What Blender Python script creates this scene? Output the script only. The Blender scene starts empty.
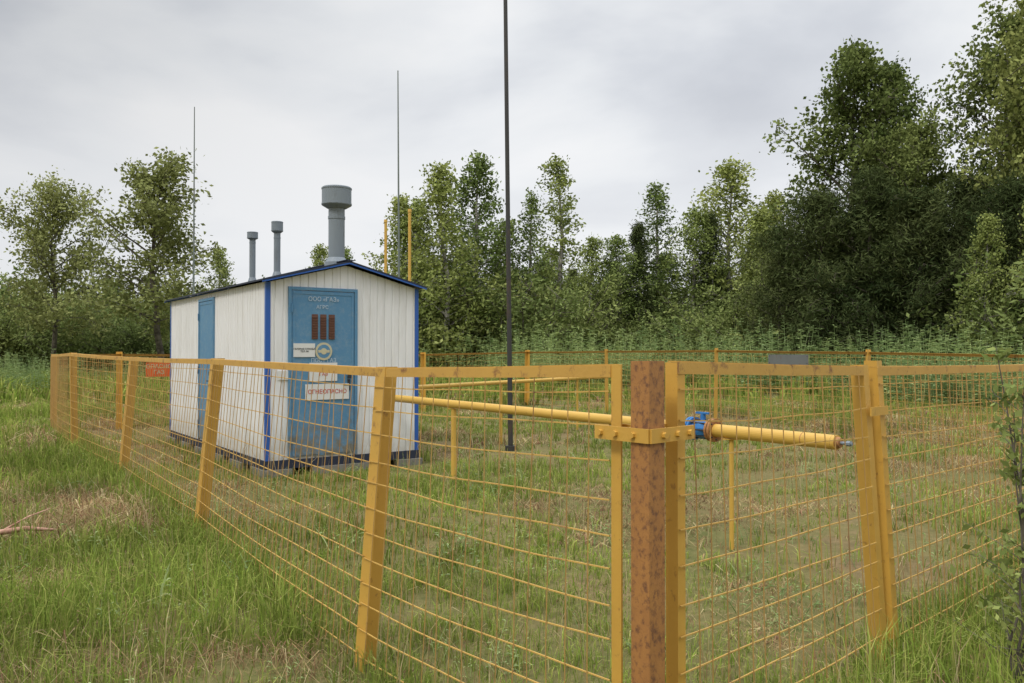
import bpy, math, random
import numpy as np
from mathutils import Vector, Matrix
S=bpy.context.scene
S.view_settings.view_transform='Standard'
S.view_settings.look='None'; S.view_settings.exposure=0
COL=S.collection
rng=np.random.default_rng(7); random.seed(7)

# ---------------- noise / terrain ----------------
_T=np.random.default_rng(3).random((256,256))
def vn(x,y,sc,off=0):
    x=np.asarray(x,float)/sc+off*17.3+1000; y=np.asarray(y,float)/sc+off*9.1+1000
    xi=np.floor(x).astype(int); yi=np.floor(y).astype(int); fx=x-xi; fy=y-yi
    fx=fx*fx*(3-2*fx); fy=fy*fy*(3-2*fy)
    g=lambda a,b:_T[a%256,b%256]
    return (g(xi,yi)*(1-fx)+g(xi+1,yi)*fx)*(1-fy)+(g(xi,yi+1)*(1-fx)+g(xi+1,yi+1)*fx)*fy
def ss(t):
    t=np.clip(t,0,1); return t*t*(3-2*t)
ex=np.array([.82,.572]); ex/=np.linalg.norm(ex); ey=np.array([-ex[1],ex[0]]); SO=np.array([-3.33,11.2])
def sheddist(x,y):
    a=(x-SO[0])*ex[0]+(y-SO[1])*ex[1]; b=(x-SO[0])*ey[0]+(y-SO[1])*ey[1]
    dx=np.maximum(np.maximum(-a,a-2.3),0); dy=np.maximum(np.maximum(-b,b-5.6),0)
    return np.sqrt(dx*dx+dy*dy)
def H(x,y):
    x=np.asarray(x,float); y=np.asarray(y,float)
    h=-.07*np.exp(-((x-3.2)**2+(y-5.2)**2)/5)
    h=h-.04*np.exp(-((x+.8)**2+(y-4.3)**2)/1.5)
    h=h+.10*ss((y-9)/10)*ss((x+1)/5)+.35*ss((y-22)/12)*ss((x+10)/12)
    h=h-.10*ss(1-sheddist(x,y)/1.6)
    h=h+.05*(vn(x,y,1.7)-.5)+.05*(vn(x,y,.6,2)-.5)*np.exp(-y/30)
    return h
def Hf(x,y): return float(H(x,y))

# ---------------- mesh helpers ----------------
def qmesh(name,V,F,mats,mi=None,attr=None,col=None,smooth=False):
    me=bpy.data.meshes.new(name)
    V=np.asarray(V,np.float32); F=np.asarray(F,np.int32)
    me.vertices.add(len(V)); me.vertices.foreach_set('co',V.ravel())
    me.loops.add(F.size); me.loops.foreach_set('vertex_index',F.ravel())
    me.polygons.add(len(F)); me.polygons.foreach_set('loop_start',np.arange(0,F.size,4,dtype=np.int32))
    for m in mats: me.materials.append(m)
    if mi is not None: me.polygons.foreach_set('material_index',np.asarray(mi,np.int32))
    me.polygons.foreach_set('use_smooth',np.full(len(F),bool(smooth)))
    me.update(calc_edges=True)
    if attr is not None:
        a=me.attributes.new('tint','FLOAT','POINT'); a.data.foreach_set('value',np.asarray(attr,np.float32))
    if col is not None:
        a=me.attributes.new('col','FLOAT_COLOR','POINT'); a.data.foreach_set('color',np.asarray(col,np.float32).ravel())
    return me
def obj(name,me,parent=None,loc=None):
    o=bpy.data.objects.new(name,me); COL.objects.link(o)
    if parent: o.parent=parent
    if loc is not None: o.location=loc
    return o
def empty(name,loc=(0,0,0),rz=0):
    o=bpy.data.objects.new(name,None); COL.objects.link(o); o.location=loc; o.rotation_euler=(0,0,rz)
    o.empty_display_size=.2; return o
class B:
    """accumulates quads with material slots"""
    def __init__(s): s.V=[];s.F=[];s.M=[];s.n=0
    def add(s,V,F,m=0):
        V=np.asarray(V,float); F=np.asarray(F,int)
        s.V.append(V); s.F.append(F+s.n); s.M.append(np.full(len(F),m)); s.n+=len(V)
    def prism(s,p0,p1,a,b,m=0):
        p0=np.array(p0,float);p1=np.array(p1,float);a=np.array(a,float);b=np.array(b,float)
        V=[p+i*a+j*b for p in (p0,p1) for i,j in ((-1,-1),(1,-1),(1,1),(-1,1))]
        s.add(V,[(0,3,2,1),(4,5,6,7),(0,1,5,4),(1,2,6,5),(2,3,7,6),(3,0,4,7)],m)
    def box(s,x0,x1,y0,y1,z0,z1,m=0):
        s.prism(((x0+x1)/2,(y0+y1)/2,z0),((x0+x1)/2,(y0+y1)/2,z1),((x1-x0)/2,0,0),(0,(y1-y0)/2,0),m)
    def tube(s,P,R,n=8,m=0,cap=False):
        V,F=tube(P,R,n,cap); s.add(V,F,m)
    def mesh(s,name,mats,smooth=False,**k):
        return qmesh(name,np.concatenate(s.V),np.concatenate(s.F),mats,np.concatenate(s.M),smooth=smooth,**k)
def tube(P,R,n=8,cap=False):
    P=np.asarray(P,float); R=np.broadcast_to(np.asarray(R,float),(len(P),)).copy()
    if cap:
        P=np.concatenate([P[:1],P,P[-1:]]); R=np.concatenate([[1e-4],R,[1e-4]])
    T=np.gradient(P,axis=0) if len(P)>2 else np.array([P[1]-P[0]]*2)
    if cap: T[0]=T[1]=P[2]-P[1]; T[-1]=T[-2]=P[-2]-P[-3]
    T/= np.linalg.norm(T,axis=1)[:,None]+1e-9
    tm=T.mean(0); up=np.array([0,0,1.]) if abs(tm[2])<.8*np.linalg.norm(tm)+1e-9 else np.array([1.,0,0])
    A=np.cross(T,up); A/=np.linalg.norm(A,axis=1)[:,None]+1e-9; Bv=np.cross(T,A)
    an=np.arange(n)*2*math.pi/n+math.pi/n
    V=P[:,None]+R[:,None,None]*(np.cos(an)[None,:,None]*A[:,None]+np.sin(an)[None,:,None]*Bv[:,None])
    k=len(P); i=np.arange(k-1)[:,None]*n; j=np.arange(n)[None]; j2=(j+1)%n
    F=np.stack([i+j,i+j2,i+n+j2,i+n+j],-1).reshape(-1,4)
    return V.reshape(-1,3),F

# ---------------- materials ----------------
def newmat(name):
    m=bpy.data.materials.new(name); m.use_nodes=True; nt=m.node_tree
    p=nt.nodes['Principled BSDF']; return m,nt,p
def ramp(nt,stops,interp='LINEAR'):
    r=nt.nodes.new('ShaderNodeValToRGB'); cr=r.color_ramp; cr.interpolation=interp
    while len(cr.elements)<len(stops): cr.elements.new(.5)
    for e,(p,c) in zip(cr.elements,stops):
        e.position=p; e.color=(c[0],c[1],c[2],1) if not isinstance(c,(int,float)) else (c,c,c,1)
    return r
def noise(nt,scale,detail=6,rough=.6,vec=None):
    n=nt.nodes.new('ShaderNodeTexNoise'); n.inputs['Scale'].default_value=scale
    n.inputs['Detail'].default_value=detail; n.inputs['Roughness'].default_value=rough
    if vec is not None: nt.links.new(vec,n.inputs['Vector'])
    return n
def mixc(nt,fac,a,b):
    m=nt.nodes.new('ShaderNodeMix'); m.data_type='RGBA'
    for s,v in ((0,fac),(6,a),(7,b)):
        if isinstance(v,bpy.types.NodeSocket): nt.links.new(v,m.inputs[s])
        else: m.inputs[s].default_value=v if isinstance(v,(int,float)) else (*v,1)
    return m.outputs[2]
def painted(name,base,dark,rust=(.13,.05,.025),lo=.55,hi=.68,scale=9,rough=.6,stretch=.4,bump=.3):
    m,nt,p=newmat(name)
    g=nt.nodes.new('ShaderNodeNewGeometry')
    mp=nt.nodes.new('ShaderNodeMapping'); mp.inputs['Scale'].default_value=(1,1,stretch)
    nt.links.new(g.outputs['Position'],mp.inputs['Vector'])
    n1=noise(nt,scale,6,.7,mp.outputs[0]); n2=noise(nt,scale*.35,3,.6,mp.outputs[0])
    c=mixc(nt,n2.outputs['Fac'],base,dark)
    r=ramp(nt,[(lo,0.),(hi,1.)]); nt.links.new(n1.outputs['Fac'],r.inputs[0])
    c=mixc(nt,r.outputs[0],c,rust)
    nt.links.new(c,p.inputs['Base Color']); p.inputs['Roughness'].default_value=rough
    b=nt.nodes.new('ShaderNodeBump'); b.inputs['Strength'].default_value=bump; b.inputs['Distance'].default_value=.004
    n3=noise(nt,60,3,.6,g.outputs['Position']); nt.links.new(n3.outputs['Fac'],b.inputs['Height']); nt.links.new(b.outputs[0],p.inputs['Normal'])
    return m
M_yel=painted('yellow_paint',(.64,.38,.07),(.54,.305,.055),rust=(.24,.11,.04),lo=.60,hi=.74,scale=22,stretch=.8,bump=.2,rough=.5)
M_yelrust=painted('yellow_paint_rusty',(.46,.22,.06),(.30,.13,.045),rust=(.16,.07,.035),lo=.49,hi=.66,scale=48,stretch=.8)
M_rail=painted('rail_paint',(.62,.37,.075),(.48,.27,.06),rust=(.22,.10,.04),lo=.55,hi=.68,scale=14,stretch=1)
M_wire=painted('wire_paint',(.66,.42,.10),(.52,.31,.08),rust=(.28,.14,.06),lo=.58,hi=.70,scale=4)
M_wirer=painted('wire_rust',(.54,.34,.10),(.36,.20,.07),rust=(.20,.10,.05),lo=.55,hi=.7,scale=4)
M_pipe=painted('pipe_yellow',(.68,.43,.085),(.56,.33,.06),rust=(.24,.12,.05),lo=.62,hi=.76,scale=7,stretch=1,rough=.5)
M_blue=painted('blue_trim',(.025,.12,.45),(.02,.09,.36),lo=.7,hi=.8,scale=6,rough=.45)
M_valve=painted('valve_blue',(.03,.20,.50),(.02,.13,.38),lo=.6,hi=.72,scale=20)
M_dark=painted('dark_steel',(.035,.037,.045),(.02,.02,.025),lo=.6,hi=.75,scale=6)
M_roof=painted('roof_edge',(.02,.03,.06),(.015,.02,.04),lo=.7,hi=.85,scale=6)
M_mast=painted('mast_steel',(.045,.045,.045),(.03,.028,.026),rust=(.08,.05,.03),scale=3)
M_rod=painted('rod_steel',(.20,.24,.22),(.12,.14,.13),scale=3)
M_galv=painted('galvanised',(.24,.28,.32),(.16,.19,.22),rust=(.14,.14,.14),lo=.58,hi=.75,scale=5,rough=.45,bump=.1)
M_conc=painted('concrete',(.26,.25,.22),(.16,.15,.13),rust=(.10,.09,.07),scale=8)
M_signw=painted('sign_white',(.74,.74,.72),(.66,.66,.64),rust=(.4,.35,.3),lo=.66,hi=.8,scale=18)
M_red=painted('sign_red',(.55,.04,.03),(.48,.04,.03),lo=.7,hi=.8,scale=9)
M_orange=painted('sign_orange',(.78,.13,.02),(.68,.10,.02),lo=.7,hi=.8,scale=9)
M_signg=painted('sign_grey',(.17,.18,.18),(.11,.12,.12),lo=.6,hi=.8,scale=9)
M_cream=painted('emblem_cream',(.6,.55,.36),(.5,.45,.3),lo=.62,hi=.75,scale=20)
M_slot=painted('louvre_brown',(.16,.07,.045),(.09,.04,.03),scale=20)
M_text=painted('text_pale',(.5,.62,.72),(.4,.5,.6),lo=.6,hi=.7,scale=30)

def shed_white():
    m,nt,p=newmat('white_profiled_sheet')
    tc=nt.nodes.new('ShaderNodeTexCoord'); sx=nt.nodes.new('ShaderNodeSeparateXYZ'); nt.links.new(tc.outputs['Object'],sx.inputs[0])
    mp=nt.nodes.new('ShaderNodeMapping'); mp.inputs['Scale'].default_value=(3,3,.35); nt.links.new(tc.outputs['Object'],mp.inputs[0])
    n=noise(nt,2.4,8,.7,mp.outputs[0])
    r=ramp(nt,[(.46,0.),(.82,.65)]); nt.links.new(n.outputs['Fac'],r.inputs[0])
    c=mixc(nt,r.outputs[0],(.81,.81,.82),(.52,.50,.45))
    n2=noise(nt,9,6,.6,tc.outputs['Object'])
    mr=nt.nodes.new('ShaderNodeMapRange'); mr.inputs[1].default_value=.6; mr.inputs[2].default_value=.1; mr.inputs[3].default_value=0; mr.inputs[4].default_value=1.0
    nt.links.new(sx.outputs[2],mr.inputs[0])
    mu=nt.nodes.new('ShaderNodeMath'); mu.operation='MULTIPLY'; nt.links.new(mr.outputs[0],mu.inputs[0]); nt.links.new(n2.outputs['Fac'],mu.inputs[1])
    c=mixc(nt,mu.outputs[0],c,(.33,.30,.22))
    nt.links.new(c,p.inputs['Base Color']); p.inputs['Roughness'].default_value=.5
    return m
M_white=shed_white()
def door_blue():
    m,nt,p=newmat('door_blue_paint')
    tc=nt.nodes.new('ShaderNodeTexCoord'); sx=nt.nodes.new('ShaderNodeSeparateXYZ'); nt.links.new(tc.outputs['Object'],sx.inputs[0])
    n=noise(nt,7,8,.7,tc.outputs['Object'])
    n2=noise(nt,1.8,4,.6,tc.outputs['Object'])
    c=mixc(nt,n2.outputs['Fac'],(.065,.20,.38),(.11,.27,.42))
    r0=ramp(nt,[(.47,0.),(.75,.65)]); n4=noise(nt,12,8,.8,tc.outputs['Object']); nt.links.new(n4.outputs['Fac'],r0.inputs[0])
    c=mixc(nt,r0.outputs[0],c,(.25,.34,.40))
    mr=nt.nodes.new('ShaderNodeMapRange'); mr.inputs[1].default_value=1.1; mr.inputs[2].default_value=.1; mr.inputs[3].default_value=-.14; mr.inputs[4].default_value=.2
    nt.links.new(sx.outputs[2],mr.inputs[0])
    ad=nt.nodes.new('ShaderNodeMath'); nt.links.new(n.outputs['Fac'],ad.inputs[0]); nt.links.new(mr.outputs[0],ad.inputs[1])
    r=ramp(nt,[(.50,0.),(.74,.85)]); nt.links.new(ad.outputs[0],r.inputs[0])
    c=mixc(nt,r.outputs[0],c,(.20,.16,.09))
    nt.links.new(c,p.inputs['Base Color']); p.inputs['Roughness'].default_value=.55
    return m
M_door=door_blue()

def leafmat(name,dark,light,trans=.2,attr='tint'):
    m=bpy.data.materials.new(name); m.use_nodes=True; nt=m.node_tree; nt.nodes.clear()
    out=nt.nodes.new('ShaderNodeOutputMaterial')
    a=nt.nodes.new('ShaderNodeAttribute'); a.attribute_name=attr
    if attr=='tint':
        oi=nt.nodes.new('ShaderNodeObjectInfo')
        r=ramp(nt,[(0,dark),(1,light)]); nt.links.new(a.outputs['Fac'],r.inputs[0]); c=r.outputs[0]
        hs=nt.nodes.new('ShaderNodeHueSaturation'); nt.links.new(c,hs.inputs['Color'])
        mr=nt.nodes.new('ShaderNodeMapRange'); mr.inputs[3].default_value=.475; mr.inputs[4].default_value=.512
        nt.links.new(oi.outputs['Random'],mr.inputs[0]); nt.links.new(mr.outputs[0],hs.inputs['Hue'])
        mv=nt.nodes.new('ShaderNodeMapRange'); mv.inputs[3].default_value=1.3; mv.inputs[4].default_value=.78
        nt.links.new(oi.outputs['Random'],mv.inputs[0]); nt.links.new(mv.outputs[0],hs.inputs['Value'])
        c=hs.outputs[0]
    else: c=a.outputs['Color']
    d=nt.nodes.new('ShaderNodeBsdfDiffuse'); t=nt.nodes.new('ShaderNodeBsdfTranslucent')
    mx=nt.nodes.new('ShaderNodeMixShader'); mx.inputs[0].default_value=trans
    nt.links.new(c,d.inputs[0]); nt.links.new(c,t.inputs[0]); nt.links.new(d.outputs[0],mx.inputs[1]); nt.links.new(t.outputs[0],mx.inputs[2])
    nt.links.new(mx.outputs[0],out.inputs[0]); return m
L_birch=leafmat('birch_leaves',(.11,.155,.04),(.32,.385,.13))
L_broad=leafmat('broad_leaves',(.12,.145,.045),(.31,.35,.14))
L_aspen=leafmat('aspen_leaves',(.085,.12,.035),(.25,.30,.10))
L_pine=leafmat('pine_needles',(.036,.058,.022),(.125,.15,.058),.1)
L_bush=leafmat('willow_leaves',(.12,.16,.045),(.32,.38,.14))
L_weed=leafmat('weed_leaves',(.20,.29,.10),(.42,.52,.25),.25)
L_grass=leafmat('grass_blades',None,None,.3,'col')
def bark(name,a,b,sc):
    m,nt,p=newmat(name); g=nt.nodes.new('ShaderNodeTexCoord')
    n=noise(nt,sc,4,.7,g.outputs['Object']); r=ramp(nt,[(.4,a),(.6,b)]); nt.links.new(n.outputs['Fac'],r.inputs[0])
    nt.links.new(r.outputs[0],p.inputs['Base Color']); p.inputs['Roughness'].default_value=.9; return m
K_birch=bark('birch_bark',(.08,.075,.07),(.45,.43,.38),3)
K_dark=bark('grey_bark',(.06,.05,.04),(.16,.14,.11),5)
def groundmat():
    m,nt,p=newmat('meadow_soil'); g=nt.nodes.new('ShaderNodeNewGeometry'); P=g.outputs['Position']
    n1=noise(nt,.5,6,.65,P); n2=noise(nt,14,6,.75,P); n3=noise(nt,70,3,.7,P)
    r1=ramp(nt,[(.35,(.11,.15,.035)),(.5,(.17,.17,.055)),(.66,(.27,.18,.10))]); nt.links.new(n1.outputs['Fac'],r1.inputs[0])
    r2=ramp(nt,[(.35,(.08,.075,.035)),(.55,(.19,.15,.07)),(.75,(.34,.23,.14))]); nt.links.new(n2.outputs['Fac'],r2.inputs[0])
    c=mixc(nt,.5,r1.outputs[0],r2.outputs[0])
    nt.links.new(c,p.inputs['Base Color']); p.inputs['Roughness'].default_value=.95
    p.inputs['Specular IOR Level'].default_value=.1
    b=nt.nodes.new('ShaderNodeBump'); b.inputs['Strength'].default_value=.6; b.inputs['Distance'].default_value=.02
    nt.links.new(n3.outputs['Fac'],b.inputs['Height']); nt.links.new(b.outputs[0],p.inputs['Normal']); return m

# ---------------- ground ----------------
def axis(lo,hi,a,b,st):
    mid=np.arange(a,b,st); k=np.linspace(0,1,22)[1:]
    return np.concatenate([(a+(lo-a)*k**2.2)[::-1],mid,b+(hi-b)*k**2.2])
gx=axis(-500,500,-30,30,.3); gy=axis(-300,700,-3,45,.3)
X,Y=np.meshgrid(gx,gy); V=np.stack([X,Y,H(X,Y)],-1).reshape(-1,3)
nx=len(gx); i=np.arange(len(gy)-1)[:,None]*nx+np.arange(nx-1)[None]
F=np.stack([i,i+1,i+nx+1,i+nx],-1).reshape(-1,4)
obj('ground',qmesh('ground',V,F,[groundmat()],smooth=True))

# ---------------- enclosure layout ----------------
E=(-9.1,16.3);A=(-.80,4.29);K=(.46,2.8);G=(1.85,4.12)
encl=np.array([E,(-5,10.5),A,K,G,(9.14,10.9),(.44,24.0)])
def inside(x,y):
    r=np.zeros(np.shape(x),bool); n=len(encl)
    for a in range(n):
        x1,y1=encl[a]; x2,y2=encl[(a+1)%n]
        c=((y1>y)!=(y2>y))&(x<(x2-x1)*(y-y1)/(y2-y1+1e-12)+x1); r^=c
    return r
def inshed(x,y,mg=0.): return sheddist(x,y)<=mg

# ---------------- grass ----------------
def blades(x,y,h,w,lean,colr,az=None):
    n=len(x); az=rng.random(n)*2*math.pi if az is None else az
    d=np.stack([np.cos(az),np.sin(az),np.zeros(n)],1)
    fz=az+rng.normal(0,.9,n)+math.pi/2
    s=np.stack([np.cos(fz),np.sin(fz),np.zeros(n)],1)*w[:,None]/2
    r=np.stack([x,y,H(x,y)-.01],1); z=np.array([0,0,1.])
    mid=r+d*(lean*h*.3)[:,None]+z*(h*.6)[:,None]
    tip=r+d*(lean*h)[:,None]+z*(h*np.clip(1-.45*lean,.1,1))[:,None]
    V=np.stack([r-s,r+s,mid-s*.8,mid+s*.8,tip-s*.08,tip+s*.08],1)
    i=np.arange(n)[:,None]*6
    F=np.concatenate([i+np.array([[0,1,3,2]]),i+np.array([[2,3,5,4]])],1).reshape(-1,4)
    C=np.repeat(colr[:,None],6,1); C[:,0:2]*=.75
    C=np.concatenate([np.clip(C,0,.75),np.ones((n,6,1))],2)
    return V.reshape(-1,3),F,C.reshape(-1,4)
VS=[];FS=[];CS=[];nv=0
def addg(t):
    global nv
    VS.append(t[0]);FS.append(t[1]+nv);CS.append(t[2]);nv+=len(t[0])
greens=np.array([(.25,.34,.06),(.33,.40,.09),(.19,.27,.05),(.39,.41,.12)])
drys=np.array([(.50,.39,.20),(.42,.28,.15),(.58,.48,.27),(.36,.21,.13)])
def band(y0,y1,dens,w,nb,hs):
    A_=(y1-y0)*2*(.78*(y0+y1)/2+1.8); n=int(A_*dens/nb)
    yy=y0+(y1-y0)*rng.random(n*2); xx=(rng.random(n*2)*2-1)*(.78*y1+1.8)
    k=np.abs(xx)<.78*yy+1.8; xx=xx[k][:n];yy=yy[k][:n]
    ins=inside(xx,yy)
    cl=vn(xx,yy,.45,5)*.5+vn(xx,yy,1.6,6)*.5
    sd_=sheddist(xx,yy)
    keep=(rng.random(len(xx))<np.clip(.28+2.0*(cl-.30),.10,1)*np.where(ins,.75,1)*np.clip(sd_/.5,.15,1))&(sd_>.02)&~((yy<2.2)&(np.abs(xx)<1.2))
    xx=xx[keep];yy=yy[keep];ins=ins[keep]
    lx=np.repeat(xx,nb)+rng.normal(0,.045+.01*w*100,len(xx)*nb); ly=np.repeat(yy,nb)+rng.normal(0,.045+.01*w*100,len(xx)*nb); insb=np.repeat(ins,nb)
    th=np.repeat(rng.random(len(xx)),nb)
    m=len(lx)
    big=vn(lx,ly,2.6,8); fine=vn(lx,ly,.7,9)
    dry=np.clip((big*.5+fine*.5-.52)*5+np.where(insb,.32,.02),0.06,.93)
    dry=dry*np.where(ly>24,.3,1)
    isd=rng.random(m)<dry
    c=np.where(isd[:,None],drys[rng.integers(0,4,m)],greens[rng.integers(0,4,m)])
    c=c*(.65+.55*np.repeat(rng.random(len(xx)),nb))[:,None]
    c=c*(.7+.6*vn(lx,ly,1.1,12))[:,None]
    h=hs*(.35+.9*rng.random(m))*(.45+1.0*th)*(.5+1.0*vn(lx,ly,1.3,11))*np.where(insb,.62,1.15)*np.clip(np.repeat(sheddist(xx,yy),nb)*.6+.35,0,1)
    h=np.where(isd,h*.7,h)
    lean=np.clip(rng.normal(.45,.25,m),.05,1.2); lean=np.where(isd&(rng.random(m)<.6),1.8+rng.random(m),lean)
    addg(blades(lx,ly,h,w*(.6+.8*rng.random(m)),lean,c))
band(1.3,6,2500,.0052,9,.21)
band(6,12,1150,.0085,9,.21)
band(12,24,400,.015,8,.24)
band(24,52,60,.05,6,.5)
n=4600; yy=2.4+20*rng.random(n)**1.4; xx=(rng.random(n)*2-1)*(.75*yy+1.5); k=~inshed(xx,yy,.05)&(vn(xx,yy,1.5,20)>.45); xx=xx[k];yy=yy[k]; m=len(xx)
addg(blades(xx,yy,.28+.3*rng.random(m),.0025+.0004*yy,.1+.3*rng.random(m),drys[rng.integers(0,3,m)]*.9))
def linegrass(p,q,n,hh,sp):
    t=rng.random(n); x=p[0]+(q[0]-p[0])*t+rng.normal(0,sp,n); y=p[1]+(q[1]-p[1])*t+rng.normal(0,sp,n)
    k=~inshed(x,y,.01); x=x[k];y=y[k]; m=len(x)
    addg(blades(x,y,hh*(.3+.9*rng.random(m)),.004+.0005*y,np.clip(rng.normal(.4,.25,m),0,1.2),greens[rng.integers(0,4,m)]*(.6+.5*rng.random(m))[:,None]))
sw=lambda a,b:tuple(SO+ex*a+ey*b)
linegrass(E,(-5,10.5),2500,.30,.15);linegrass((-5,10.5),(-1.3,5.05),3400,.26,.13);linegrass(A,K,900,.2,.1);linegrass(K,G,1200,.22,.1);linegrass(G,(9.14,10.9),6000,.34,.14)
linegrass(sw(-.2,0),sw(-.2,5.6),700,.16,.12);linegrass(sw(2.5,0),sw(2.5,2),500,.3,.1)
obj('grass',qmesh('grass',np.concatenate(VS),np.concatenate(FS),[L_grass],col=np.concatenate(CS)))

# ---------------- leaf clouds ----------------
def leaves(C,sig,n,size,asp,r,flat=1.):
    C=np.repeat(C,n,0); N=len(C)
    P=C+r.normal(0,1,(N,3))*sig*np.array([1,1,flat])
    u=r.normal(0,1,(N,3)); u/=np.linalg.norm(u,axis=1)[:,None]
    v=np.cross(u,r.normal(0,1,(N,3))); v/=np.linalg.norm(v,axis=1)[:,None]+1e-9
    s=size*(.6+.8*r.random(N))[:,None]
    V=np.stack([P-u*s,P+v*s*asp,P+u*s,P-v*s*asp],1).reshape(-1,3)
    F=np.arange(N*4).reshape(-1,4)
    return V,F
PR=dict(
 birch=dict(H=10,W=1.85,cb=.10,nl=62,el=(15,58),sig=.20,n=12,size=.08,asp=.55,prof=lambda t:min(1,(t/.2))**.6*(1-t)**.75*1.3+.05,droop=.25,leaf=L_birch,bark=K_birch,lim=2),
 slim =dict(H=11,W=1.25,cb=.12,nl=48,el=(25,62),sig=.18,n=10,size=.078,asp=.55,prof=lambda t:min(1,(t/.2))**.6*(1-t)**.8*1.4+.07,droop=.2,leaf=L_birch,bark=K_birch,lim=2),
 broad=dict(H=12,W=3.6,cb=.26,nl=40,el=(5,72),sig=.27,n=15,size=.09,asp=.6,prof=lambda t:math.sqrt(max(.03,1-((t-.5)/.62)**2))*(1.1-.35*t),droop=.08,leaf=L_broad,bark=K_dark,lim=4),
 aspen=dict(H=16,W=3.1,cb=.14,nl=78,el=(15,60),sig=.28,n=14,size=.10,asp=.7,prof=lambda t:min(1,(t/.3))**.5*(1-t)**.55*1.25+.05,droop=.12,leaf=L_aspen,bark=K_dark,lim=3),
 pine =dict(H=8,W=2.1,cb=.04,nl=62,el=(5,45),sig=.22,n=26,size=.11,asp=.17,prof=lambda t:(1-t)**.6*1.05+.08,droop=-.2,leaf=L_pine,bark=K_dark,lim=3),
 spruce=dict(H=10,W=2.0,cb=.05,nl=76,el=(-12,10),sig=.17,n=20,size=.11,asp=.19,prof=lambda t:(1-t)**.85*1.05+.04,droop=.1,leaf=L_pine,bark=K_dark,lim=3),
 bush =dict(H=4,W=1.7,cb=.02,nl=26,el=(25,75),sig=.20,n=20,size=.08,asp=.4,prof=None,droop=.05,leaf=L_bush,bark=K_dark,lim=3),
)
def treemesh(kind,seed):
    q=PR[kind]; r=np.random.default_rng(seed); Hh=q['H']; b=B()
    nt_=9; tz=np.linspace(0,1,nt_); wob=np.cumsum(r.normal(0,.012*Hh,(nt_,2)),0); wob-=wob[0]
    hz_=Hh*(.97 if kind!='broad' else .86)
    TP=np.column_stack([wob*(.6),tz*hz_])
    r0=.011*Hh+.02
    TR=r0*(1-tz)**.8+.008
    if kind!='bush': b.tube(TP,TR,7,0)
    def tr(t): return np.array([np.interp(t,tz,TP[:,k]) for k in range(3)])
    cents=[];tint=[]
    lobes=r.random(12)*.55+.6
    for i in range(q['nl']):
        t=(i+r.random())/q['nl']; zt=q['cb']+(1-q['cb'])*t*.97
        az=i*2.4+r.normal(0,.5)
        el=math.radians(q['el'][0]+(q['el'][1]-q['el'][0])*(t*.6+.4*r.random()))
        if kind=='bush': p0=np.array([r.normal(0,.25),r.normal(0,.25),0]);Lr=Hh*(.5+.5*r.random())*.95; el=math.radians(35+50*r.random())
        else:
            p0=tr(zt); L=q['W']*q['prof'](t)*lobes[int((az%(2*math.pi))/(2*math.pi)*6)%6+ (6 if t>.5 else 0)]*(.7+.5*r.random())
            Lr=L/max(.35,math.cos(el)) if kind!='broad' else L
        d=np.array([math.cos(az)*math.cos(el),math.sin(az)*math.cos(el),math.sin(el)])
        s=np.linspace(0,1,5)[:,None]
        P=p0+d*Lr*s+np.array([0,0,-1])*q['droop']*Lr*s**2+np.cumsum(r.normal(0,.03*Lr,(5,3)),0)*s
        rr=max(.008,.016*Lr); b.tube(P,rr*(1-s[:,0]*.85),4,0)
        ct=r.random()*.5+.15*t
        for sj in np.linspace(.35,1,q['lim']+1):
            pp=np.array([np.interp(sj,s[:,0],P[:,k]) for k in range(3)])
            cents.append(pp);tint.append(ct+r.random()*.3)
            for _ in range(2):
                tl=Lr*.28*(1.2-sj*.5)*(.6+.8*r.random()); td=d*.5+r.normal(0,.7,3); td/=np.linalg.norm(td)
                e=pp+td*tl+np.array([0,0,-.1*tl])
                b.tube([pp,(pp+e)/2+r.normal(0,.02,3),e],[rr*.35,rr*.22,.004],3,0)
                cents.append(e);tint.append(ct+r.random()*.35)
                if tl>.5: cents.append((pp+e)/2);tint.append(ct+r.random()*.3)
    cents=np.array(cents); kz=cents[:,2]>Hh*.02; cents=cents[kz]; tint=np.array(tint)[kz]
    nb_=b.n
    LV,LF=leaves(cents,q['sig'],q['n'],q['size'],q['asp'],r,.8)
    b.add(LV,LF,1)
    at=np.zeros(b.n); lt=np.repeat(np.repeat(tint,q['n'])+r.normal(0,.12,len(tint)*q['n']),4); at[nb_:]=np.clip(lt,0,1)
    return b.mesh(kind,[q['bark'],q['leaf']],attr=at)
NV=dict(birch=4,slim=3,broad=2,aspen=3,pine=3,spruce=2,bush=4)
TM={k:[treemesh(k,100+7*j+len(k)) for j in range(n)] for k,n in NV.items()}
NM=dict(birch='birch_tree',slim='birch_tree',broad='alder_tree',aspen='aspen_tree',pine='pine_tree',spruce='spruce_tree',bush='willow_bush')
def plant(kind,x,y,h,v=None,parent=None,wide=1.):
    me=random.choice(TM[kind]) if v is None else TM[kind][v%len(TM[kind])]
    o=obj(NM[kind] if parent is None else kind,me,parent,(x,y,Hf(x,y)-.05))
    s=h/PR[kind]['H']; o.scale=(s*wide,s*wide,s); o.rotation_euler=(random.uniform(-.03,.03),random.uniform(-.03,.03),random.uniform(0,6.28)); return o
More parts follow.
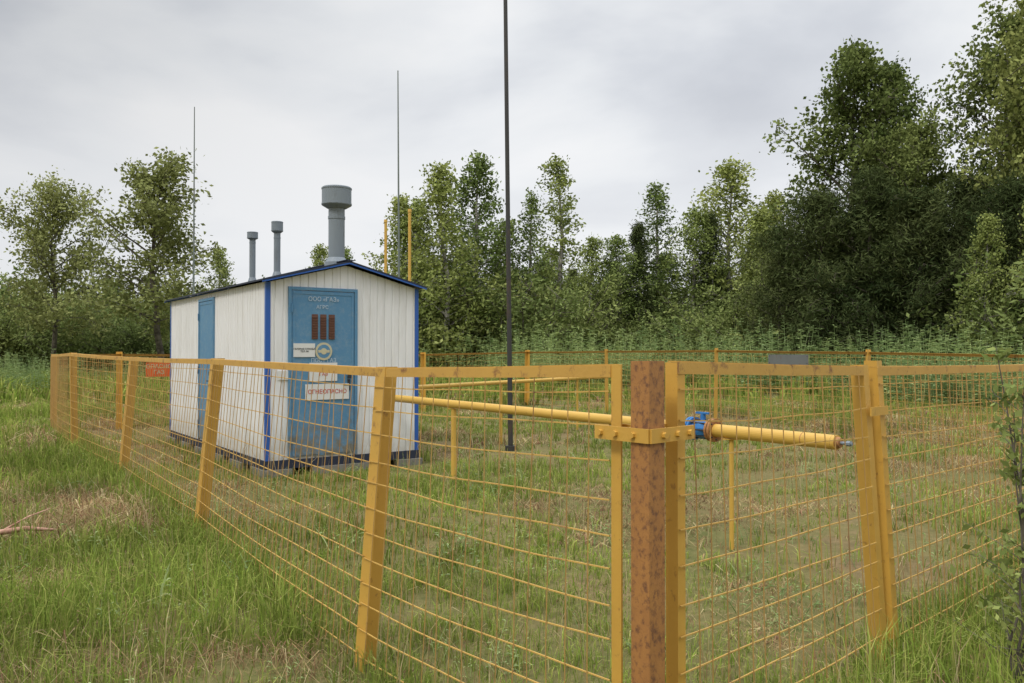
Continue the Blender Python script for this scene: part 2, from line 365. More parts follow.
for k,x,y,h,w,v in [('broad',-24.9,45,11.8,.95,0),('broad',-17.8,42,12.4,1.15,1),('birch',-18,50,8.2,1,None),('birch',-10.6,45,7.7,1,None),('birch',-8.6,44,7.4,1,None),
  ('birch',-5.6,40,9.4,1.1,None),('birch',-4.4,39,9.0,1.1,None),('birch',-3.0,38,10.4,1.1,None),('birch',-1.4,40,11.4,1.1,None),('birch',.1,41,8.2,1.1,None),('slim',.9,41,9.6,1,None),('slim',2.7,42,11.6,1.2,None),('birch',3.6,40,7.0,1.1,None),('birch',5.2,40,7.0,1.2,None),
  ('slim',7.4,42,10.2,1.2,None),('birch',8.9,41,8.6,1.1,None),('birch',11.6,44,11.8,1.2,None),('birch',13.3,42,9.6,1.1,None),('spruce',10.2,42,8.6,1,None),('spruce',6.2,41,8,1,None),('birch',12.4,40,8.4,1.2,None),
  ('aspen',16.0,38,15.8,.95,0),('aspen',18.0,38,14.9,.85,1),('aspen',20.3,34,15.4,.9,2),('aspen',20.2,31,15.2,.85,0),('aspen',22.5,32,15.5,1,1),('aspen',25,33,16,1,2),('aspen',17.2,35,11.2,.9,2),
  ('pine',10.9,33.5,6.4,1,None),('pine',12.2,32.5,7.6,1.1,None),('pine',13.8,31.5,8.2,1.1,None),('pine',15.2,30.5,7.4,1.1,None),('pine',17.,31.2,8,1,None),('birch',15.9,27.5,6.2,.9,None),('pine',17.6,28.5,7.4,1,None),('birch',17.0,26.5,6.6,.9,None)]:
    plant(k,x,y,h,v,wide=w)
# forest mass
forest=empty('forest_treeline')
def D(u): 
    return float(np.interp(u,[-1.2,-.45,-.2,0,.25,.45,.65,1.2],[50,50,44,40,38,33,29,28]))
for row,(off,step,kinds,hr) in enumerate([(0,.04,['bush'],(.75,1.05)),(3,.045,['bush','bush','birch'],(.9,1.25)),(8,.05,['birch','bush','birch','birch','spruce'],(1.1,1.6)),(14,.055,['birch','birch','aspen'],(1.2,1.75)),(26,.05,['birch','spruce','aspen'],(1.5,2.1))]):
    u=-1.1
    while u<1.1:
        u+=step*random.uniform(.6,1.3); d=D(u)+off+random.uniform(-1.5,1.5); x=u*d
        top=float(np.interp(u,[-1.2,-.62,-.5,-.36,-.2,-.1,0,.1,.3,.4,.5,1.2],[6.2,6.0,5.4,4.8,4.8,5.6,5.6,4.5,5.2,6,6.5,7]))
        k=random.choice(kinds)
        if u<-.3 and k in('pine','aspen','spruce'): k='bush'
        if .33<u and row<2: k=random.choice(['pine','bush','pine'])
        h=top*random.uniform(*hr)*.92
        if u<-.28: h=min(h,6.2+.06*off+random.random()*1.2)
        if k=='bush': h=min(h,7.0 if u<-.28 else 5.4)
        plant(k,x,d,h,parent=forest,wide=1.2)

# ---------------- tall weeds in front of the forest ----------------
def weedmesh(seed,n,hh,lw):
    r=np.random.default_rng(seed); b=B()
    for _ in range(n):
        x,y=r.normal(0,.35,2)*hh; h=hh*(.5+.6*r.random()); lx,ly=r.normal(0,.12,2)
        P=[(x,y,0),(x+lx*.4,y+ly*.4,h*.5),(x+lx,y+ly,h)]; b.tube(P,[.006,.005,.002],3,0); 
        m=int(16*h/1.0)
        t=r.random(m)**.7; az=r.random(m)*6.28; L=lw*(1.15-t*.7)*(.7+.6*r.random(m))
        c=np.stack([x+lx*t,y+ly*t,h*t],1); d=np.stack([np.cos(az),np.sin(az),.35+0*az],1); s=np.stack([-np.sin(az),np.cos(az),0*az],1)
        V=np.stack([c,c+d*(L*.5)[:,None]+s*(L*.16)[:,None],c+d*L[:,None]+np.array([0,0,-.25])*L[:,None],c+d*(L*.5)[:,None]-s*(L*.16)[:,None]],1).reshape(-1,3)
        b.add(V,np.arange(m*4).reshape(-1,4),0)
    at=r.random(b.n)*.2+np.repeat(r.random(b.n//4+1),4)[:b.n]*.7+.1
    return b.mesh('weed',[L_weed],attr=at)
WM=[weedmesh(s,12,1.45,.20) for s in range(4)]
WS=[weedmesh(20+s,5,.34,.10) for s in range(3)]
weeds=empty('fireweed_thicket')
for _ in range(440):
    u=random.uniform(-.95,.95); d0=D(u); 
    if u<-.25: d=d0-random.uniform(1,20) if u<-.5 else d0-random.uniform(1,12)
    else: d=d0-random.uniform(2.5,10)
    x=u*d
    if inside(np.array([x]),np.array([d]))[0] or d<17: continue
    o=obj('clump',random.choice(WM),weeds,(x,d,Hf(x,d)-.03)); s=random.uniform(.6,1.7)*(.75 if u<-.25 else 1); o.scale=(s*1.1,s*1.1,s); o.rotation_euler=(0,0,random.uniform(0,6.3))
low=empty('meadow_weeds')
for _ in range(420):
    y=random.uniform(2.6,20); x=random.uniform(-1,1)*(.72*y+1)
    if inshed(np.array([x]),np.array([y]),.3)[0]: continue
    if vn(x,y,1.4,33)<.42: continue
    s=random.uniform(.4,1.0)*(.65 if y<5 else 1)
    o=obj('plant',random.choice(WS),low,(x,y,Hf(x,y)-.01)); o.scale=(s*.9,s*.9,s); o.rotation_euler=(0,0,random.uniform(0,6.3))

# ---------------- foreground sapling ----------------
def sapling(seed,h,nst,lw):
    r=np.random.default_rng(seed); b=B(); cs=[]
    for k in range(nst):
        az=r.random()*6.28; sp=.35*r.random()
        s=np.linspace(0,1,6)[:,None]; hh=h*(.6+.4*r.random()) if k else h
        P=np.array([r.normal(0,.04),r.normal(0,.04),0])+np.array([math.cos(az)*sp,math.sin(az)*sp,hh])*s+np.cumsum(r.normal(0,.015,(6,3)),0)
        b.tube(P,.008*(1-s[:,0])+.002,5,0)
        for j in range(int(13*hh)):
            t=r.uniform(.15,1); p=np.array([np.interp(t,s[:,0],P[:,q]) for q in range(3)]); a2=r.random()*6.28; L=.25*(1.2-t)*(.5+r.random())
            e=p+np.array([math.cos(a2)*L,math.sin(a2)*L,L*.6]); b.tube([p,(p+e)/2+r.normal(0,.01,3),e],[.003,.002,.001],3,0)
            for w in (.35,.6,.8,1.): cs.append(p+(e-p)*w)
    n0=b.n; V,F=leaves(np.array(cs),.02,2,lw,.5,r); b.add(V,F,1); at=np.zeros(b.n); at[n0:]=np.repeat(r.random((b.n-n0)//4)*.7+.1,4)
    return b.mesh('sapling',[K_dark,L_birch],attr=at)
obj('birch_sapling',sapling(4,1.72,6,.026),None,(2.50,4.0,Hf(2.52,4.0)))
obj('birch_sapling',sapling(9,.75,5,.02),None,(2.3,3.75,Hf(2.3,3.75)))
b=B(); z0=Hf(-4.1,6.7)+.15
P=[(-4.75,6.6,z0-.05),(-4.4,6.66,z0+.03),(-4.15,6.7,z0+.0),(-3.95,6.72,z0+.03),(-3.72,6.75,z0+.01)]
b.tube(P,[.024,.026,.024,.02,.01],6,0,True); b.tube([P[2],(-4.0,6.85,z0+.1),(-3.9,7.0,z0+.14)],[.01,.008,.004],5,0)
K_dead=bark('dead_wood',(.30,.15,.10),(.55,.33,.24),12)
obj('fallen_branch',b.mesh('fallen_branch',[K_dead],smooth=True))

# ---------------- fence ----------------
fence=empty('mesh_fence')
def unit(v): v=np.array(v,float); return v/np.linalg.norm(v)
posts=B(); rails=B(); wires=B()
def lpost(p,lean,dirv,h=1.56,w=.085,m=0,th=.006):
    d=unit([dirv[0],dirv[1],0]); nrm=np.array([d[1],-d[0],0])
    g=Hf(*p); p0=np.array([p[0]-lean[0]*.16,p[1]-lean[1]*.16,g-.25]); p1=np.array([p[0]+lean[0],p[1]+lean[1],g+h])
    posts.prism(p0+d*w/2,p1+d*w/2,d*w/2,nrm*th/2,m)
    posts.prism(p0-nrm*(w/2+th/2)+d*th/2,p1-nrm*(w/2+th/2)+d*th/2,nrm*w/2,d*th/2,m)
    return p1
def panel(p,q,lp=(0,0),lq=(0,0),zb=.08,sp=.10,hz=.125,seed=0,off=.012,rw=1.):
    r=np.random.default_rng(seed+50)
    p=np.array(p,float);q=np.array(q,float);lp=np.array(lp,float);lq=np.array(lq,float)
    gp,gq=Hf(*p),Hf(*q); d=unit([*(q-p),0]); nr=np.array([d[1],-d[0],0]); L=np.linalg.norm(q-p)
    def pt(t,z):
        w=z/1.54; base=p+(q-p)*t+(lp+(lq-lp)*t)*w
        return np.array([base[0],base[1],(gp+(gq-gp)*t)+z])
    zt=1.53
    a=pt(0,zt);c=pt(1,zt); mid=(a+c)/2+np.array([0,0,-.008*r.random()])+nr*r.normal(0,.006)
    for s0,s1 in ((a,mid),(mid,c)):
        rails.prism(s0+nr*.004,s1+nr*.004,nr*.0025,np.array([0,0,.021]),0)
        rails.prism(s0-nr*.017+[0,0,.0235],s1-nr*.017+[0,0,.0235],nr*.0205,np.array([0,0,.0025]),0)
    nz=int((1.46-zb)/hz)
    bulge=r.normal(0,.025,2)
    for i in range(nz+1):
        z=zb+(1.46-zb)*i/nz+r.normal(0,.006); sag=r.uniform(0,.018); dz=r.normal(0,.008); ph=r.random()*6
        s=np.linspace(0,1,11); am=r.uniform(.001,.004)
        P=[pt(t,z+dz*t-sag*math.sin(math.pi*t)+am*math.sin(ph+11*t))+nr*(off+bulge[0]*math.sin(math.pi*t)) for t in s]
        wires.tube(P,.0034*rw,4,0)
    nn=int(L/sp)
    for i in range(1,nn):
        t=(i+r.normal(0,.04))/nn; k=r.normal(0,.005)
        P=[pt(t+k*math.sin(z*3),z)+nr*(off+.006+bulge[0]*math.sin(math.pi*t)) for z in (zb-.03,.5,1.0,1.51)]
        wires.tube(P,.0027*rw,4,1)
LP=[E,(-6.83,12.8),(-5.0,10.5),(-2.80,7.29),A]; LL=[(0,0),(-.03,0),(.13,.02),(.15,0),(.11,0)]
for i,(p,l) in enumerate(zip(LP,LL)):
    dv=np.array(LP[min(i+1,4)])-np.array(LP[max(i-1,0)])
    w=[.10,.10,.11,.115,.115][i]; dd=unit(dv)*w/2
    lpost((p[0]-dd[0]*.6,p[1]-dd[1]*.6),l,dv,w=w)
for i in range(4): panel(LP[i],LP[i+1],LL[i],LL[i+1],seed=i)
dAK=unit(np.array(K)-np.array(A)); dKG=unit(np.array(G)-np.array(K))
F1=tuple(np.array(K)-dAK*.165); F2=tuple(np.array(K)+dKG*.168)
lpost(F1,(0,0),dAK,w=.046,h=1.555); lpost(F2,(0,0),dKG,w=.046,h=1.55)
panel(A,F1,LL[4],(0,0),seed=10)
g=Hf(*K); d3=np.array([*dAK,0]); n3=np.array([dAK[1],-dAK[0],0])
for sgn in (-1,1):
    posts.prism((K[0],K[1],g-.3)+n3*sgn*.037,(K[0],K[1],g+1.56)+n3*sgn*.037,d3*.040,n3*.003,1)
    posts.prism((K[0],K[1],g-.3)+d3*sgn*.037,(K[0],K[1],g+1.56)+d3*sgn*.037,n3*.034,d3*.003,1)
posts.prism((K[0],K[1],g+1.50),(K[0],K[1],g+1.545),d3*.034,n3*.034,1)
for FF,dd in ((F1,-dAK),(F2,dKG)):
    d=np.array([*dd,0]); nn=np.array([d[1],-d[0],0]); 
    if nn[1]>0: nn=-nn
    c0=np.array([K[0],K[1],g+1.31]); c1=c0+d*.20
    for sg in (1,-1): posts.prism(c0+nn*.047*sg-d*.045,c1+nn*.047*sg,nn*.004,np.array([0,0,.024]),0)
    for t in (.02,.1,.17):
        c=c0+d*t+nn*.051; V,Fq=tube([c,c+nn*.012],[.011,.011],6,True); posts.add(V,Fq,0)
lG=(-.10,0)
lpost(G,lG,dKG,w=.06); G2=(G[0]+.085,G[1]+.06); lpost(G2,(-.09,0),dKG,w=.06,h=1.585)
panel(F2,G,(0,0),lG,seed=11)
N1=(4.5,6.6);N2=(6.9,8.8);C1=(9.14,10.9)
panel(G2,N1,(-.09,0),(0,0),seed=12); panel(N1,N2,seed=13); panel(N2,C1,seed=14)
for p in (N1,N2,C1): lpost(p,(0,0),dKG)
cc=np.array([G[0]-.06,G[1]-.03,Hf(*G)+1.33]); posts.prism(cc-np.array([*dKG,0])*.03,cc+np.array([*dKG,0])*.17,np.array([dKG[1],-dKG[0],0])*.004,np.array([0,0,.022]),0)
RP=[C1,(8.3,12.15),(6.46,14.9),(4.45,17.9),(2.45,20.97),(.44,24.0),(-2.33,21.77),(-5.2,19.4),(-8.09,17.1),E]
for i in range(len(RP)-1):
    panel(RP[i],RP[i+1],seed=20+i)
    if 0<i: lpost(RP[i],(random.uniform(-.03,.03),0),np.array(RP[i+1])-np.array(RP[i]),w=.10,h=1.6)
obj('posts',posts.mesh('posts',[M_yel,M_yelrust]),fence)
obj('rails',rails.mesh('rails',[M_rail]),fence)
obj('wires',wires.mesh('wires',[M_wire,M_wirer]),fence)

# ---------------- text helper ----------------
def text(s,size,mat,parent,loc,rot,bold=.0,align='CENTER'):
    c=bpy.data.curves.new('lettering','FONT'); c.body=s; c.size=size; c.align_x=align; c.align_y='CENTER'; c.offset=bold; c.extrude=.0006
    c.materials.append(mat); o=bpy.data.objects.new('lettering',c); COL.objects.link(o); o.parent=parent; o.location=loc; o.rotation_euler=rot; return o
R90=(math.pi/2,0,0)
def fence_sign(name,x,y,z,dirv,w,h,mat,txt,tm):
    rz=math.atan2(dirv[1],dirv[0]); e=empty(name,(x,y,z),rz)
    b=B(); b.box(-w/2,w/2,-.003,.003,-h/2,h/2,0)
    for sx in (-1,1):
        for sz in (-1,1):
            V,Fq=tube([(sx*(w/2-.03),-.003,sz*(h/2-.03)),(sx*(w/2-.03),-.009,sz*(h/2-.03))],[.008,.008],6,True); b.add(V,Fq,1)
    obj('plate',b.mesh('plate',[mat,M_dark]),e)
    if txt: text(txt,h*.40,tm,e,(0,-.006,0),R90,.001)
    return e
bd=unit(np.array([.44,24.0])-np.array(E))
sp_=np.array(E)+bd*2.02; fence_sign('warning_sign',sp_[0]+.04,sp_[1]-.07,1.23,bd,.52,.30,M_orange,'ОПАСНО\nГАЗ',M_cream)
sp_=np.array([6.46,14.9])+unit([-.55,.83])*1.73; fence_sign('warning_sign',sp_[0]-.05,sp_[1]-.03,1.45,(.55,-.83),.95,.2,M_signg,None,None)

# ---------------- shed ----------------
shed=empty('metal_shed',(SO[0],SO[1],0),math.atan2(ex[1],ex[0]))
W_,L_,ZE,ZR,ZB=2.3,5.55,2.56,2.85,.11
def corr(length,z0,ztop,place):
    per=.118; pts=[]; s=0
    while s<length:
        for ds,o in ((0,.012),(.086,.012),(.094,0),(.110,0)):
            if s+ds<length: pts.append((s+ds,o))
        s+=per
    pts.append((length,.012))
    if length<3: 
        pts.append((length/2,.012)); pts.sort()
    V=[];F=[]
    for s,o in pts: V+= [place(s,o,z0),place(s,o,ztop(s))]
    for i in range(len(pts)-1): F.append((2*i,2*i+2,2*i+3,2*i+1))
    return V,F
wb=B(); gab=lambda s:ZE+(ZR-ZE)*(1-abs(s-W_/2)/(W_/2))-.01
for args in ((W_,ZB,gab,lambda s,o,z:(s,-o,z)),(W_,ZB,gab,lambda s,o,z:(s,L_+o,z)),(L_,ZB,lambda s:ZE,lambda s,o,z:(-o,s,z)),(L_,ZB,lambda s:ZE,lambda s,o,z:(W_+o,s,z))):
    V,Fq=corr(*args); wb.add(V,Fq,0)
obj('walls',wb.mesh('walls',[M_white]),shed)
tb=B()
for cx,sx in ((0,-1),(W_,1)):
    for cy,sy in ((0,-1),(L_,1)):
        x0,x1=sorted((cx+sx*.018,cx-sx*.045)); tb.box(x0,x1,*sorted((cy+sy*.014,cy+sy*.018)),ZB-.01,ZE-.005,0)
        y0,y1=sorted((cy+sy*.0135,cy-sy*.045)); tb.box(*sorted((cx+sx*.014,cx+sx*.0185)),y0,y1,ZB-.01,ZE-.005,0)
obj('corner_trim',tb.mesh('corner_trim',[M_blue]),shed)
fb=B(); z0,z1=.0,ZB+.01
fb.box(-.025,W_+.025,-.027,.05,z0,z1,0); fb.box(-.027,.05,.052,L_-.052,z0,z1,0); fb.box(W_-.05,W_+.027,.052,L_-.052,z0,z1,0); fb.box(-.02,W_+.02,L_-.05,L_+.022,z0,z1,0)
obj('base_frame',fb.mesh('base_frame',[M_roof]),shed)
cb=B()
for yy_ in np.linspace(.22,L_-.25,6):
    for xx_ in (.14,W_-.14): cb.box(xx_-.2,xx_+.2,yy_-.30,yy_+.30,-.3,-.003,0)
cb.box(.65,1.6,-.08,.2,-.3,-.003,0)
cb.box(.06,W_-.06,.06,L_-.06,.0,.10,1)
obj('foundation_blocks',cb.mesh('foundation_blocks',[M_conc,M_dark]),shed)
rb=B(); ov=.10; of=.13; sl=(ZR-ZE)/(W_/2)
for sg in (-1,1):
    xr=W_/2; xe=W_/2+sg*(W_/2+ov); ze=ZE-sl*ov+.03; zr=ZR+.03
    y0,y1=-of,L_+of; t=.022
    c=[(xr,y0,zr),(xe,y0,ze),(xe,y1,ze),(xr,y1,zr)]; V=c+[(x,y,z+t) for x,y,z in c]
    rb.add(V,[(0,1,2,3),(4,5,6,7),(0,1,5,4),(1,2,6,5),(2,3,7,6),(3,0,4,7)],0)
    for yf in (-of,L_+of-.02):
        V=[(xr,yf+.002,zr-.003),(xe,yf+.002,ze-.003),(xe,yf+.002,ze-.024),(xr,yf+.002,zr-.024)]; V+=[(x,y+.016,z) for x,y,z in V]
        rb.add(V,[(0,1,2,3),(4,5,6,7),(0,1,5,4),(1,2,6,5),(2,3,7,6),(3,0,4,7)],1)
rb.prism((W_/2,-of-.01,ZR+.058),(W_/2,L_+of+.01,ZR+.058),(.07,0,0),(0,0,.006),0)
obj('roof',rb.mesh('roof',[M_roof,M_blue]),shed)
def door(par,x0,x1,z0,z1,name):
    b=B(); y=-.014
    fw=.045
    b.box(x0-fw,x0,y-.022,y+.01,z0-.02,z1+fw,0); b.box(x1,x1+fw,y-.022,y+.01,z0-.02,z1+fw,0); b.box(x0+.001,x1-.001,y-.022,y+.01,z1+.002,z1+fw,0)
    b.box(x0+.006,x1-.006,y-.014,y+.008,z0,z1-.004,0)
    for a,c,e,f in ((x0+.02,x1-.02,z1-.055,z1-.02),(x0+.02,x1-.02,z0+.02,z0+.055),(x0+.02,x0+.05,z0+.058,z1-.058),(x1-.05,x1-.02,z0+.058,z1-.058)):
        b.box(a,c,y-.019,y-.0142,e,f,0)
    for zh in (z0+.25,(z0+z1)/2,z1-.25): b.tube([(x0+.002,y-.03,zh-.06),(x0+.002,y-.03,zh+.06)],[.011,.011],8,0,True)
    o=obj(name,b.mesh(name,[M_door]),par)
    b=B(); zm=z0+.98; b.box(x1-.11,x1-.07,y-.024,y-.0195,zm-.08,zm+.08,0); b.tube([(x1-.09,y-.022,zm),(x1-.09,y-.06,zm),(x1-.19,y-.062,zm)],[.009,.009,.008],6,0,True)
    b.box(x1-.10,x1+.03,y-.032,y-.024,zm+.16,zm+.20,0); b.box(x1-.115,x1-.065,y-.052,y-.033,zm+.09,zm+.155,0)
    obj('door_handle',b.mesh('door_handle',[M_dark]),par); return o
door(shed,.335,1.27,.15,2.46,'door')
yv=-.035
b=B()
for k in range(3):
    cx=.67+k*.125
    b.box(cx-.046,cx+.046,yv+.0035,yv+.006,1.78,2.13,0)
    for j in range(9):
        z=1.795+j*.036; b.prism((cx-.040,yv-.002,z),(cx+.040,yv-.002,z),(0,.005,.003),(0,-.002,.012),0)
obj('louvre_vents',b.mesh('louvre_vents',[M_slot]),shed)
b=B(); 
def disc(b,cx,cz,y0,y1,r,m,n=28): 
    V,Fq=tube([(cx,y0,cz),(cx,y1,cz)],[r,r],n,True); b.add(V,Fq,m)
disc(b,.80,1.61,yv+.002,yv-.004,.125,0); disc(b,.80,1.61,yv-.004,yv-.006,.095,1); 
b.box(.715,.885,yv-.0085,yv-.0062,1.592,1.628,0); disc(b,.80,1.61,yv-.0062,yv-.0095,.045,0)
obj('emblem',b.mesh('emblem',[M_cream,M_door]),shed)
b=B(); b.box(.36,.67,yv-.006,yv+.001,1.53,1.72,0); b.box(.59,1.00,yv-.009,yv+.001,1.19,1.45,0); b.box(.53,1.18,yv-.006,yv+.001,.93,1.15,0); b.box(.25-.10,.25+.05,-.030,-.018,1.22,1.34,0)
obj('sign_plates',b.mesh('sign_plates',[M_signw]),shed)
for s,sz,loc,m in (('ГАЗОВАЯ СЛУЖБА\nТЕЛ. 04',.034,(.515,yv-.008,1.625),M_dark),('ОСТОРОЖНО\nГАЗ',.068,(.795,yv-.011,1.32),M_red),('ОГНЕОПАСНО',.082,(.855,yv-.008,1.04),M_red),
    ('ООО «ГАЗ»',.085,(.80,yv-.001,2.34),M_text),('АГРС',.07,(.78,yv-.001,2.23),M_text),('ПОСТ ГАЗ',.075,(.80,yv-.001,1.50-.02),M_text)):
    text(s,sz,m,shed,loc,R90,.0005)
sd=bpy.data.objects.new('side_door',None); COL.objects.link(sd); sd.parent=shed; sd.location=(0,L_,0); sd.rotation_euler=(0,0,-math.pi/2)
door(sd,L_-3.40,L_-2.55,.15,2.44,'leaf')
def flue(x,y,zt,r,rc,hc,name):
    b=B(); z0=ZR-.15
    b.tube([(x,y,z0),(x,y,zt-hc*.9)],[r,r],24,0)
    b.tube([(x,y,zt-hc*1.75),(x,y,zt-hc*1.6)],[r*1.06,r*1.06],24,0,True)
    b.tube([(x,y,ZR+.0),(x,y,ZR+.07),(x,y,ZR+.14)],[r*1.5,r*1.45,r*1.04],24,0)
    b.tube([(x,y,zt-hc-.16*hc),(x,y,zt-hc),(x,y,zt-hc*.06),(x,y,zt)],[rc*.66,rc,rc,rc*.95],28,0,True)
    b.tube([(x,y,zt-hc*.97),(x,y,zt-hc*.90)],[rc*1.03,rc*1.03],28,0,True)
    b.tube([(x,y,zt-hc*.12),(x,y,zt-hc*.05)],[rc*1.03,rc*1.03],28,0,True)
    obj(name,b.mesh(name,[M_galv],smooth=False),shed)
flue(W_/2,.35,4.03,.118,.215,.27,'chimney')
flue(W_/2,2.94,3.86,.056,.098,.17,'flue_pipe')
flue(W_/2,4.3,3.84,.056,.098,.12,'flue_pipe')

# ---------------- masts & pipes ----------------
def pole(name,x,y,top,r0,r1,mat,lean=(0,0),n=8):
    b=B(); g=Hf(x,y); k=np.linspace(0,1,7)
    b.tube([(x+lean[0]*t,y+lean[1]*t,g-.2+(top+.2-g)*t) for t in k],[r0+(r1-r0)*t for t in k],n,0,True)
    b.tube([(x,y,g-.1),(x,y,g+.08)],[r0*2.2]*2,10,0,True)
    return obj(name,b.mesh(name,[mat],smooth=False))
pole('steel_mast',-.02,13.5,11,.042,.03,M_mast,(-.13,0),12)
pole('lightning_rod',-6.8,17.6,6.85,.03,.009,M_rod)
pole('lightning_rod',-2.2,16.2,7.15,.032,.011,M_rod,(-.05,0))
def stack(x,y,top):
    b=B(); g=Hf(x,y)
    b.tube([(x,y,g-.2),(x,y,top)],[.026,.026],10,0,True); b.tube([(x,y,top-.02),(x,y,top+.03)],[.034,.03],10,0,True)
    for z in (1.2,2.4): b.tube([(x,y,z-.03),(x,y,z+.03)],[.035,.035],10,0,True)
    obj('vent_pipe',b.mesh('vent_pipe',[M_pipe]))
stack(-1.74,14.0,4.0); stack(-2.27,14.8,3.95)

gas=empty('gas_pipeline')
b=B(); p0=np.array([-1.95,12.2,.94]); p1=np.array([2.37,6.02,.94]); dv=unit(p1-p0)
yv_=7.07; tv=(12.2-yv_)/(12.2-6.02); pv=p0+(p1-p0)*tv
r=.050
b.tube([p0,pv-dv*.14],[r,r],24,0); b.tube([pv+dv*.14,p1],[r*1.08,r*1.08],24,0,True)
for s in (-.30,1.0):
    c=pv+dv*s; b.tube([c-dv*.01,c,c+dv*.01],[r*1.02,r*1.13,r*1.02],18,1)
b.tube([p1-dv*.03,p1+dv*.03],[r*1.1,r*.7],18,1,True)
b.tube([p1,p1+dv*.12],[.012,.012],8,2,True); b.tube([p1+dv*.08,p1+dv*.11],[.02,.02],8,2,True)
obj('main_pipe',b.mesh('main_pipe',[M_pipe,M_yelrust,M_galv],smooth=False),gas)
b=B()
for s in (-.13,-.10,.10,.13):
    c=pv+dv*s; b.tube([c-dv*.011,c+dv*.011],[.098,.098],24,1 if s>0 else 0,True)
b.tube([pv-dv*.09,pv-dv*.04,pv,pv+dv*.04,pv+dv*.09],[.06,.075,.082,.075,.06],16,0)
b.tube([pv,pv+np.array([0,0,.14])],[.03,.022],10,0,True)
side=np.cross(dv,[0,0,1]); 
b.prism(pv+[0,0,.13],pv+[0,0,.145],dv*.07,side*.018,0)
for k in range(8):
    a=k*math.pi/4; o_=side*math.cos(a)*.078+np.array([0,0,1])*math.sin(a)*.078; b.tube([pv+o_-dv*.15,pv+o_+dv*.15],[.007,.007],5,2,True)
obj('valve',b.mesh('valve',[M_valve,M_yelrust,M_dark]),gas)
b=B()
def support(x,y,z,r=.025,m=0):
    g=Hf(x,y); b.tube([(x,y,g-.2),(x,y,z)],[r,r],10,m,True); b.box(x-.07,x+.07,y-.03,y+.03,z,z+.008,m)
for Ys,rr in ((10.5,.034),(6.84,.02)):
    t=(12.2-Ys)/(12.2-6.02); c=p0+(p1-p0)*t; support(c[0]+.02,c[1],.875,rr)
obj('supports',b.mesh('supports',[M_pipe]),gas)
b=B(); q0=np.array([-1.5,12.6,1.06]);q1=np.array([2.25,17.9,1.08])
b.tube([q0,q1,],[.034,.034],10,0,True); b.tube([q1,(q1[0],q1[1],-.1)],[.034,.034],10,0)
for t in (.35,.75):
    c=q0+(q1-q0)*t; b.tube([(c[0],c[1],-.1),(c[0],c[1],1.05)],[.022,.022],8,0)
obj('branch_pipe',b.mesh('branch_pipe',[M_pipe]),gas)

# ---------------- sky & light ----------------
w=bpy.data.worlds.new('World'); S.world=w; w.use_nodes=True; nt=w.node_tree; nt.nodes.clear()
out=nt.nodes.new('ShaderNodeOutputWorld'); ln=nt.links.new
EL=math.radians(48); AZ=math.radians(-140)
sky=nt.nodes.new('ShaderNodeTexSky'); sky.sky_type='NISHITA'; sky.sun_disc=False; sky.sun_elevation=EL; sky.sun_rotation=AZ
bg1=nt.nodes.new('ShaderNodeBackground'); bg1.inputs[1].default_value=.10; ln(sky.outputs[0],bg1.inputs[0])
tc=nt.nodes.new('ShaderNodeTexCoord'); sp=nt.nodes.new('ShaderNodeSeparateXYZ'); ln(tc.outputs['Generated'],sp.inputs[0])
def mth(op,a,b_=None):
    n=nt.nodes.new('ShaderNodeMath'); n.operation=op
    for i_,v in enumerate((a,b_)):
        if v is None: continue
        if isinstance(v,(int,float)): n.inputs[i_].default_value=v
        else: ln(v,n.inputs[i_])
    return n.outputs[0]
zc=mth('ADD',mth('MAXIMUM',sp.outputs[2],0.),.22)
cv=nt.nodes.new('ShaderNodeCombineXYZ'); ln(mth('DIVIDE',sp.outputs[0],zc),cv.inputs[0]); ln(mth('DIVIDE',sp.outputs[1],zc),cv.inputs[1]); cv.inputs[2].default_value=7.1
n1=noise(nt,1.0,6,.5,cv.outputs[0]); n1.inputs['Distortion'].default_value=.2
r=ramp(nt,[(.32,(.56,.585,.64)),(.43,(.70,.725,.77)),(.50,(.84,.86,.885)),(.60,(.98,.98,.98))]); ln(n1.outputs['Fac'],r.inputs[0])
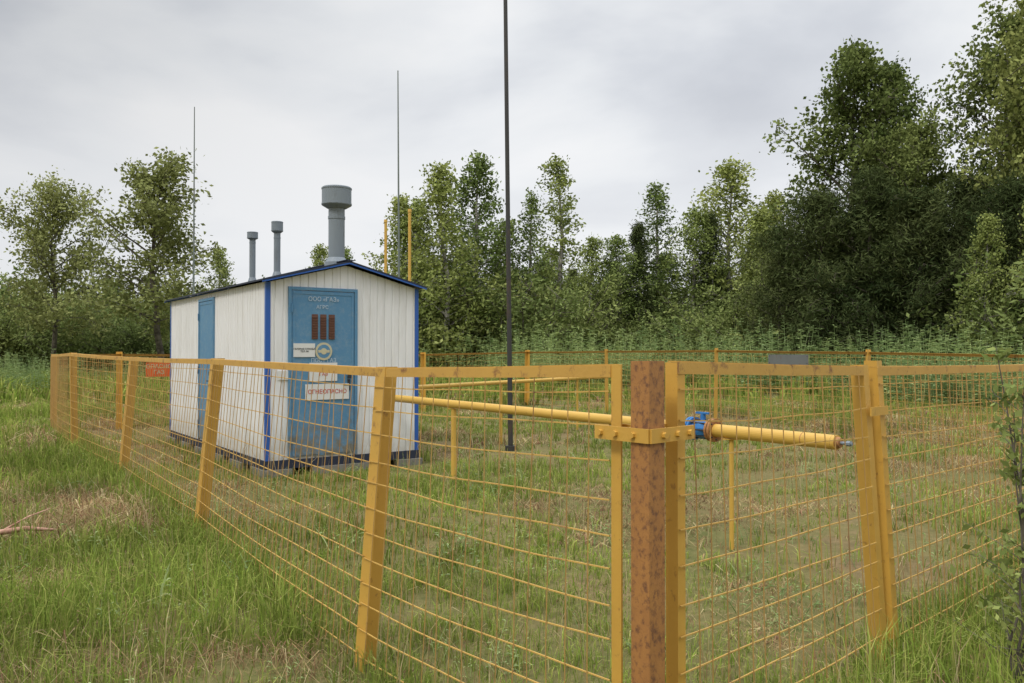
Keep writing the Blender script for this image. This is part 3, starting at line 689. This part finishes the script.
# cloud deck thicker towards the north-west
dk=nt.nodes.new('ShaderNodeMapRange'); dk.inputs[1].default_value=-.05; dk.inputs[2].default_value=-.6; dk.inputs[3].default_value=1; dk.inputs[4].default_value=.68; ln(sp.outputs[0],dk.inputs[0])
vm=nt.nodes.new('ShaderNodeVectorMath'); vm.operation='SCALE'; ln(r.outputs[0],vm.inputs[0]); ln(dk.outputs[0],vm.inputs['Scale'])
hz=nt.nodes.new('ShaderNodeMapRange'); hz.inputs[1].default_value=.10; hz.inputs[2].default_value=.34; hz.inputs[3].default_value=.8; hz.inputs[4].default_value=0; ln(sp.outputs[2],hz.inputs[0])
c=mixc(nt,hz.outputs[0],vm.outputs[0],(.90,.91,.93))
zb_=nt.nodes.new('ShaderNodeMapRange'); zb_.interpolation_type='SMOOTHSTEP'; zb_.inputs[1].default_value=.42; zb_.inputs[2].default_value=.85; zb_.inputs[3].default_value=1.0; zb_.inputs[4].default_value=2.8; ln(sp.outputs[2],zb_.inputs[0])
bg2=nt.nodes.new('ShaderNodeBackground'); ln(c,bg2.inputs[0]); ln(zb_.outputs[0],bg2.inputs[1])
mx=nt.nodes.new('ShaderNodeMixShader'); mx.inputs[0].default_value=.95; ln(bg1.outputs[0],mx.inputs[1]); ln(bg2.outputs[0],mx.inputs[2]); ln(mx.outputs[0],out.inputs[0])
sl_=bpy.data.lights.new('sun','SUN'); sl_.energy=1.5; sl_.angle=math.radians(14); sl_.color=(1,.95,.86)
so=bpy.data.objects.new('sun',sl_); COL.objects.link(so)
dirv=Vector((math.sin(AZ)*math.cos(EL),math.cos(AZ)*math.cos(EL),math.sin(EL)))
so.rotation_euler=dirv.to_track_quat('Z','Y').to_euler(); so.location=(-10,-10,20)

cam=bpy.data.cameras.new('camera'); co=bpy.data.objects.new('camera',cam); COL.objects.link(co); S.camera=co
cam.sensor_width=36; cam.lens=29.0; cam.clip_end=2000; cam.clip_start=.05
co.location=(0,0,1.6); co.rotation_euler=(math.radians(90.73),0,0)
print('GRASS verts',nv)
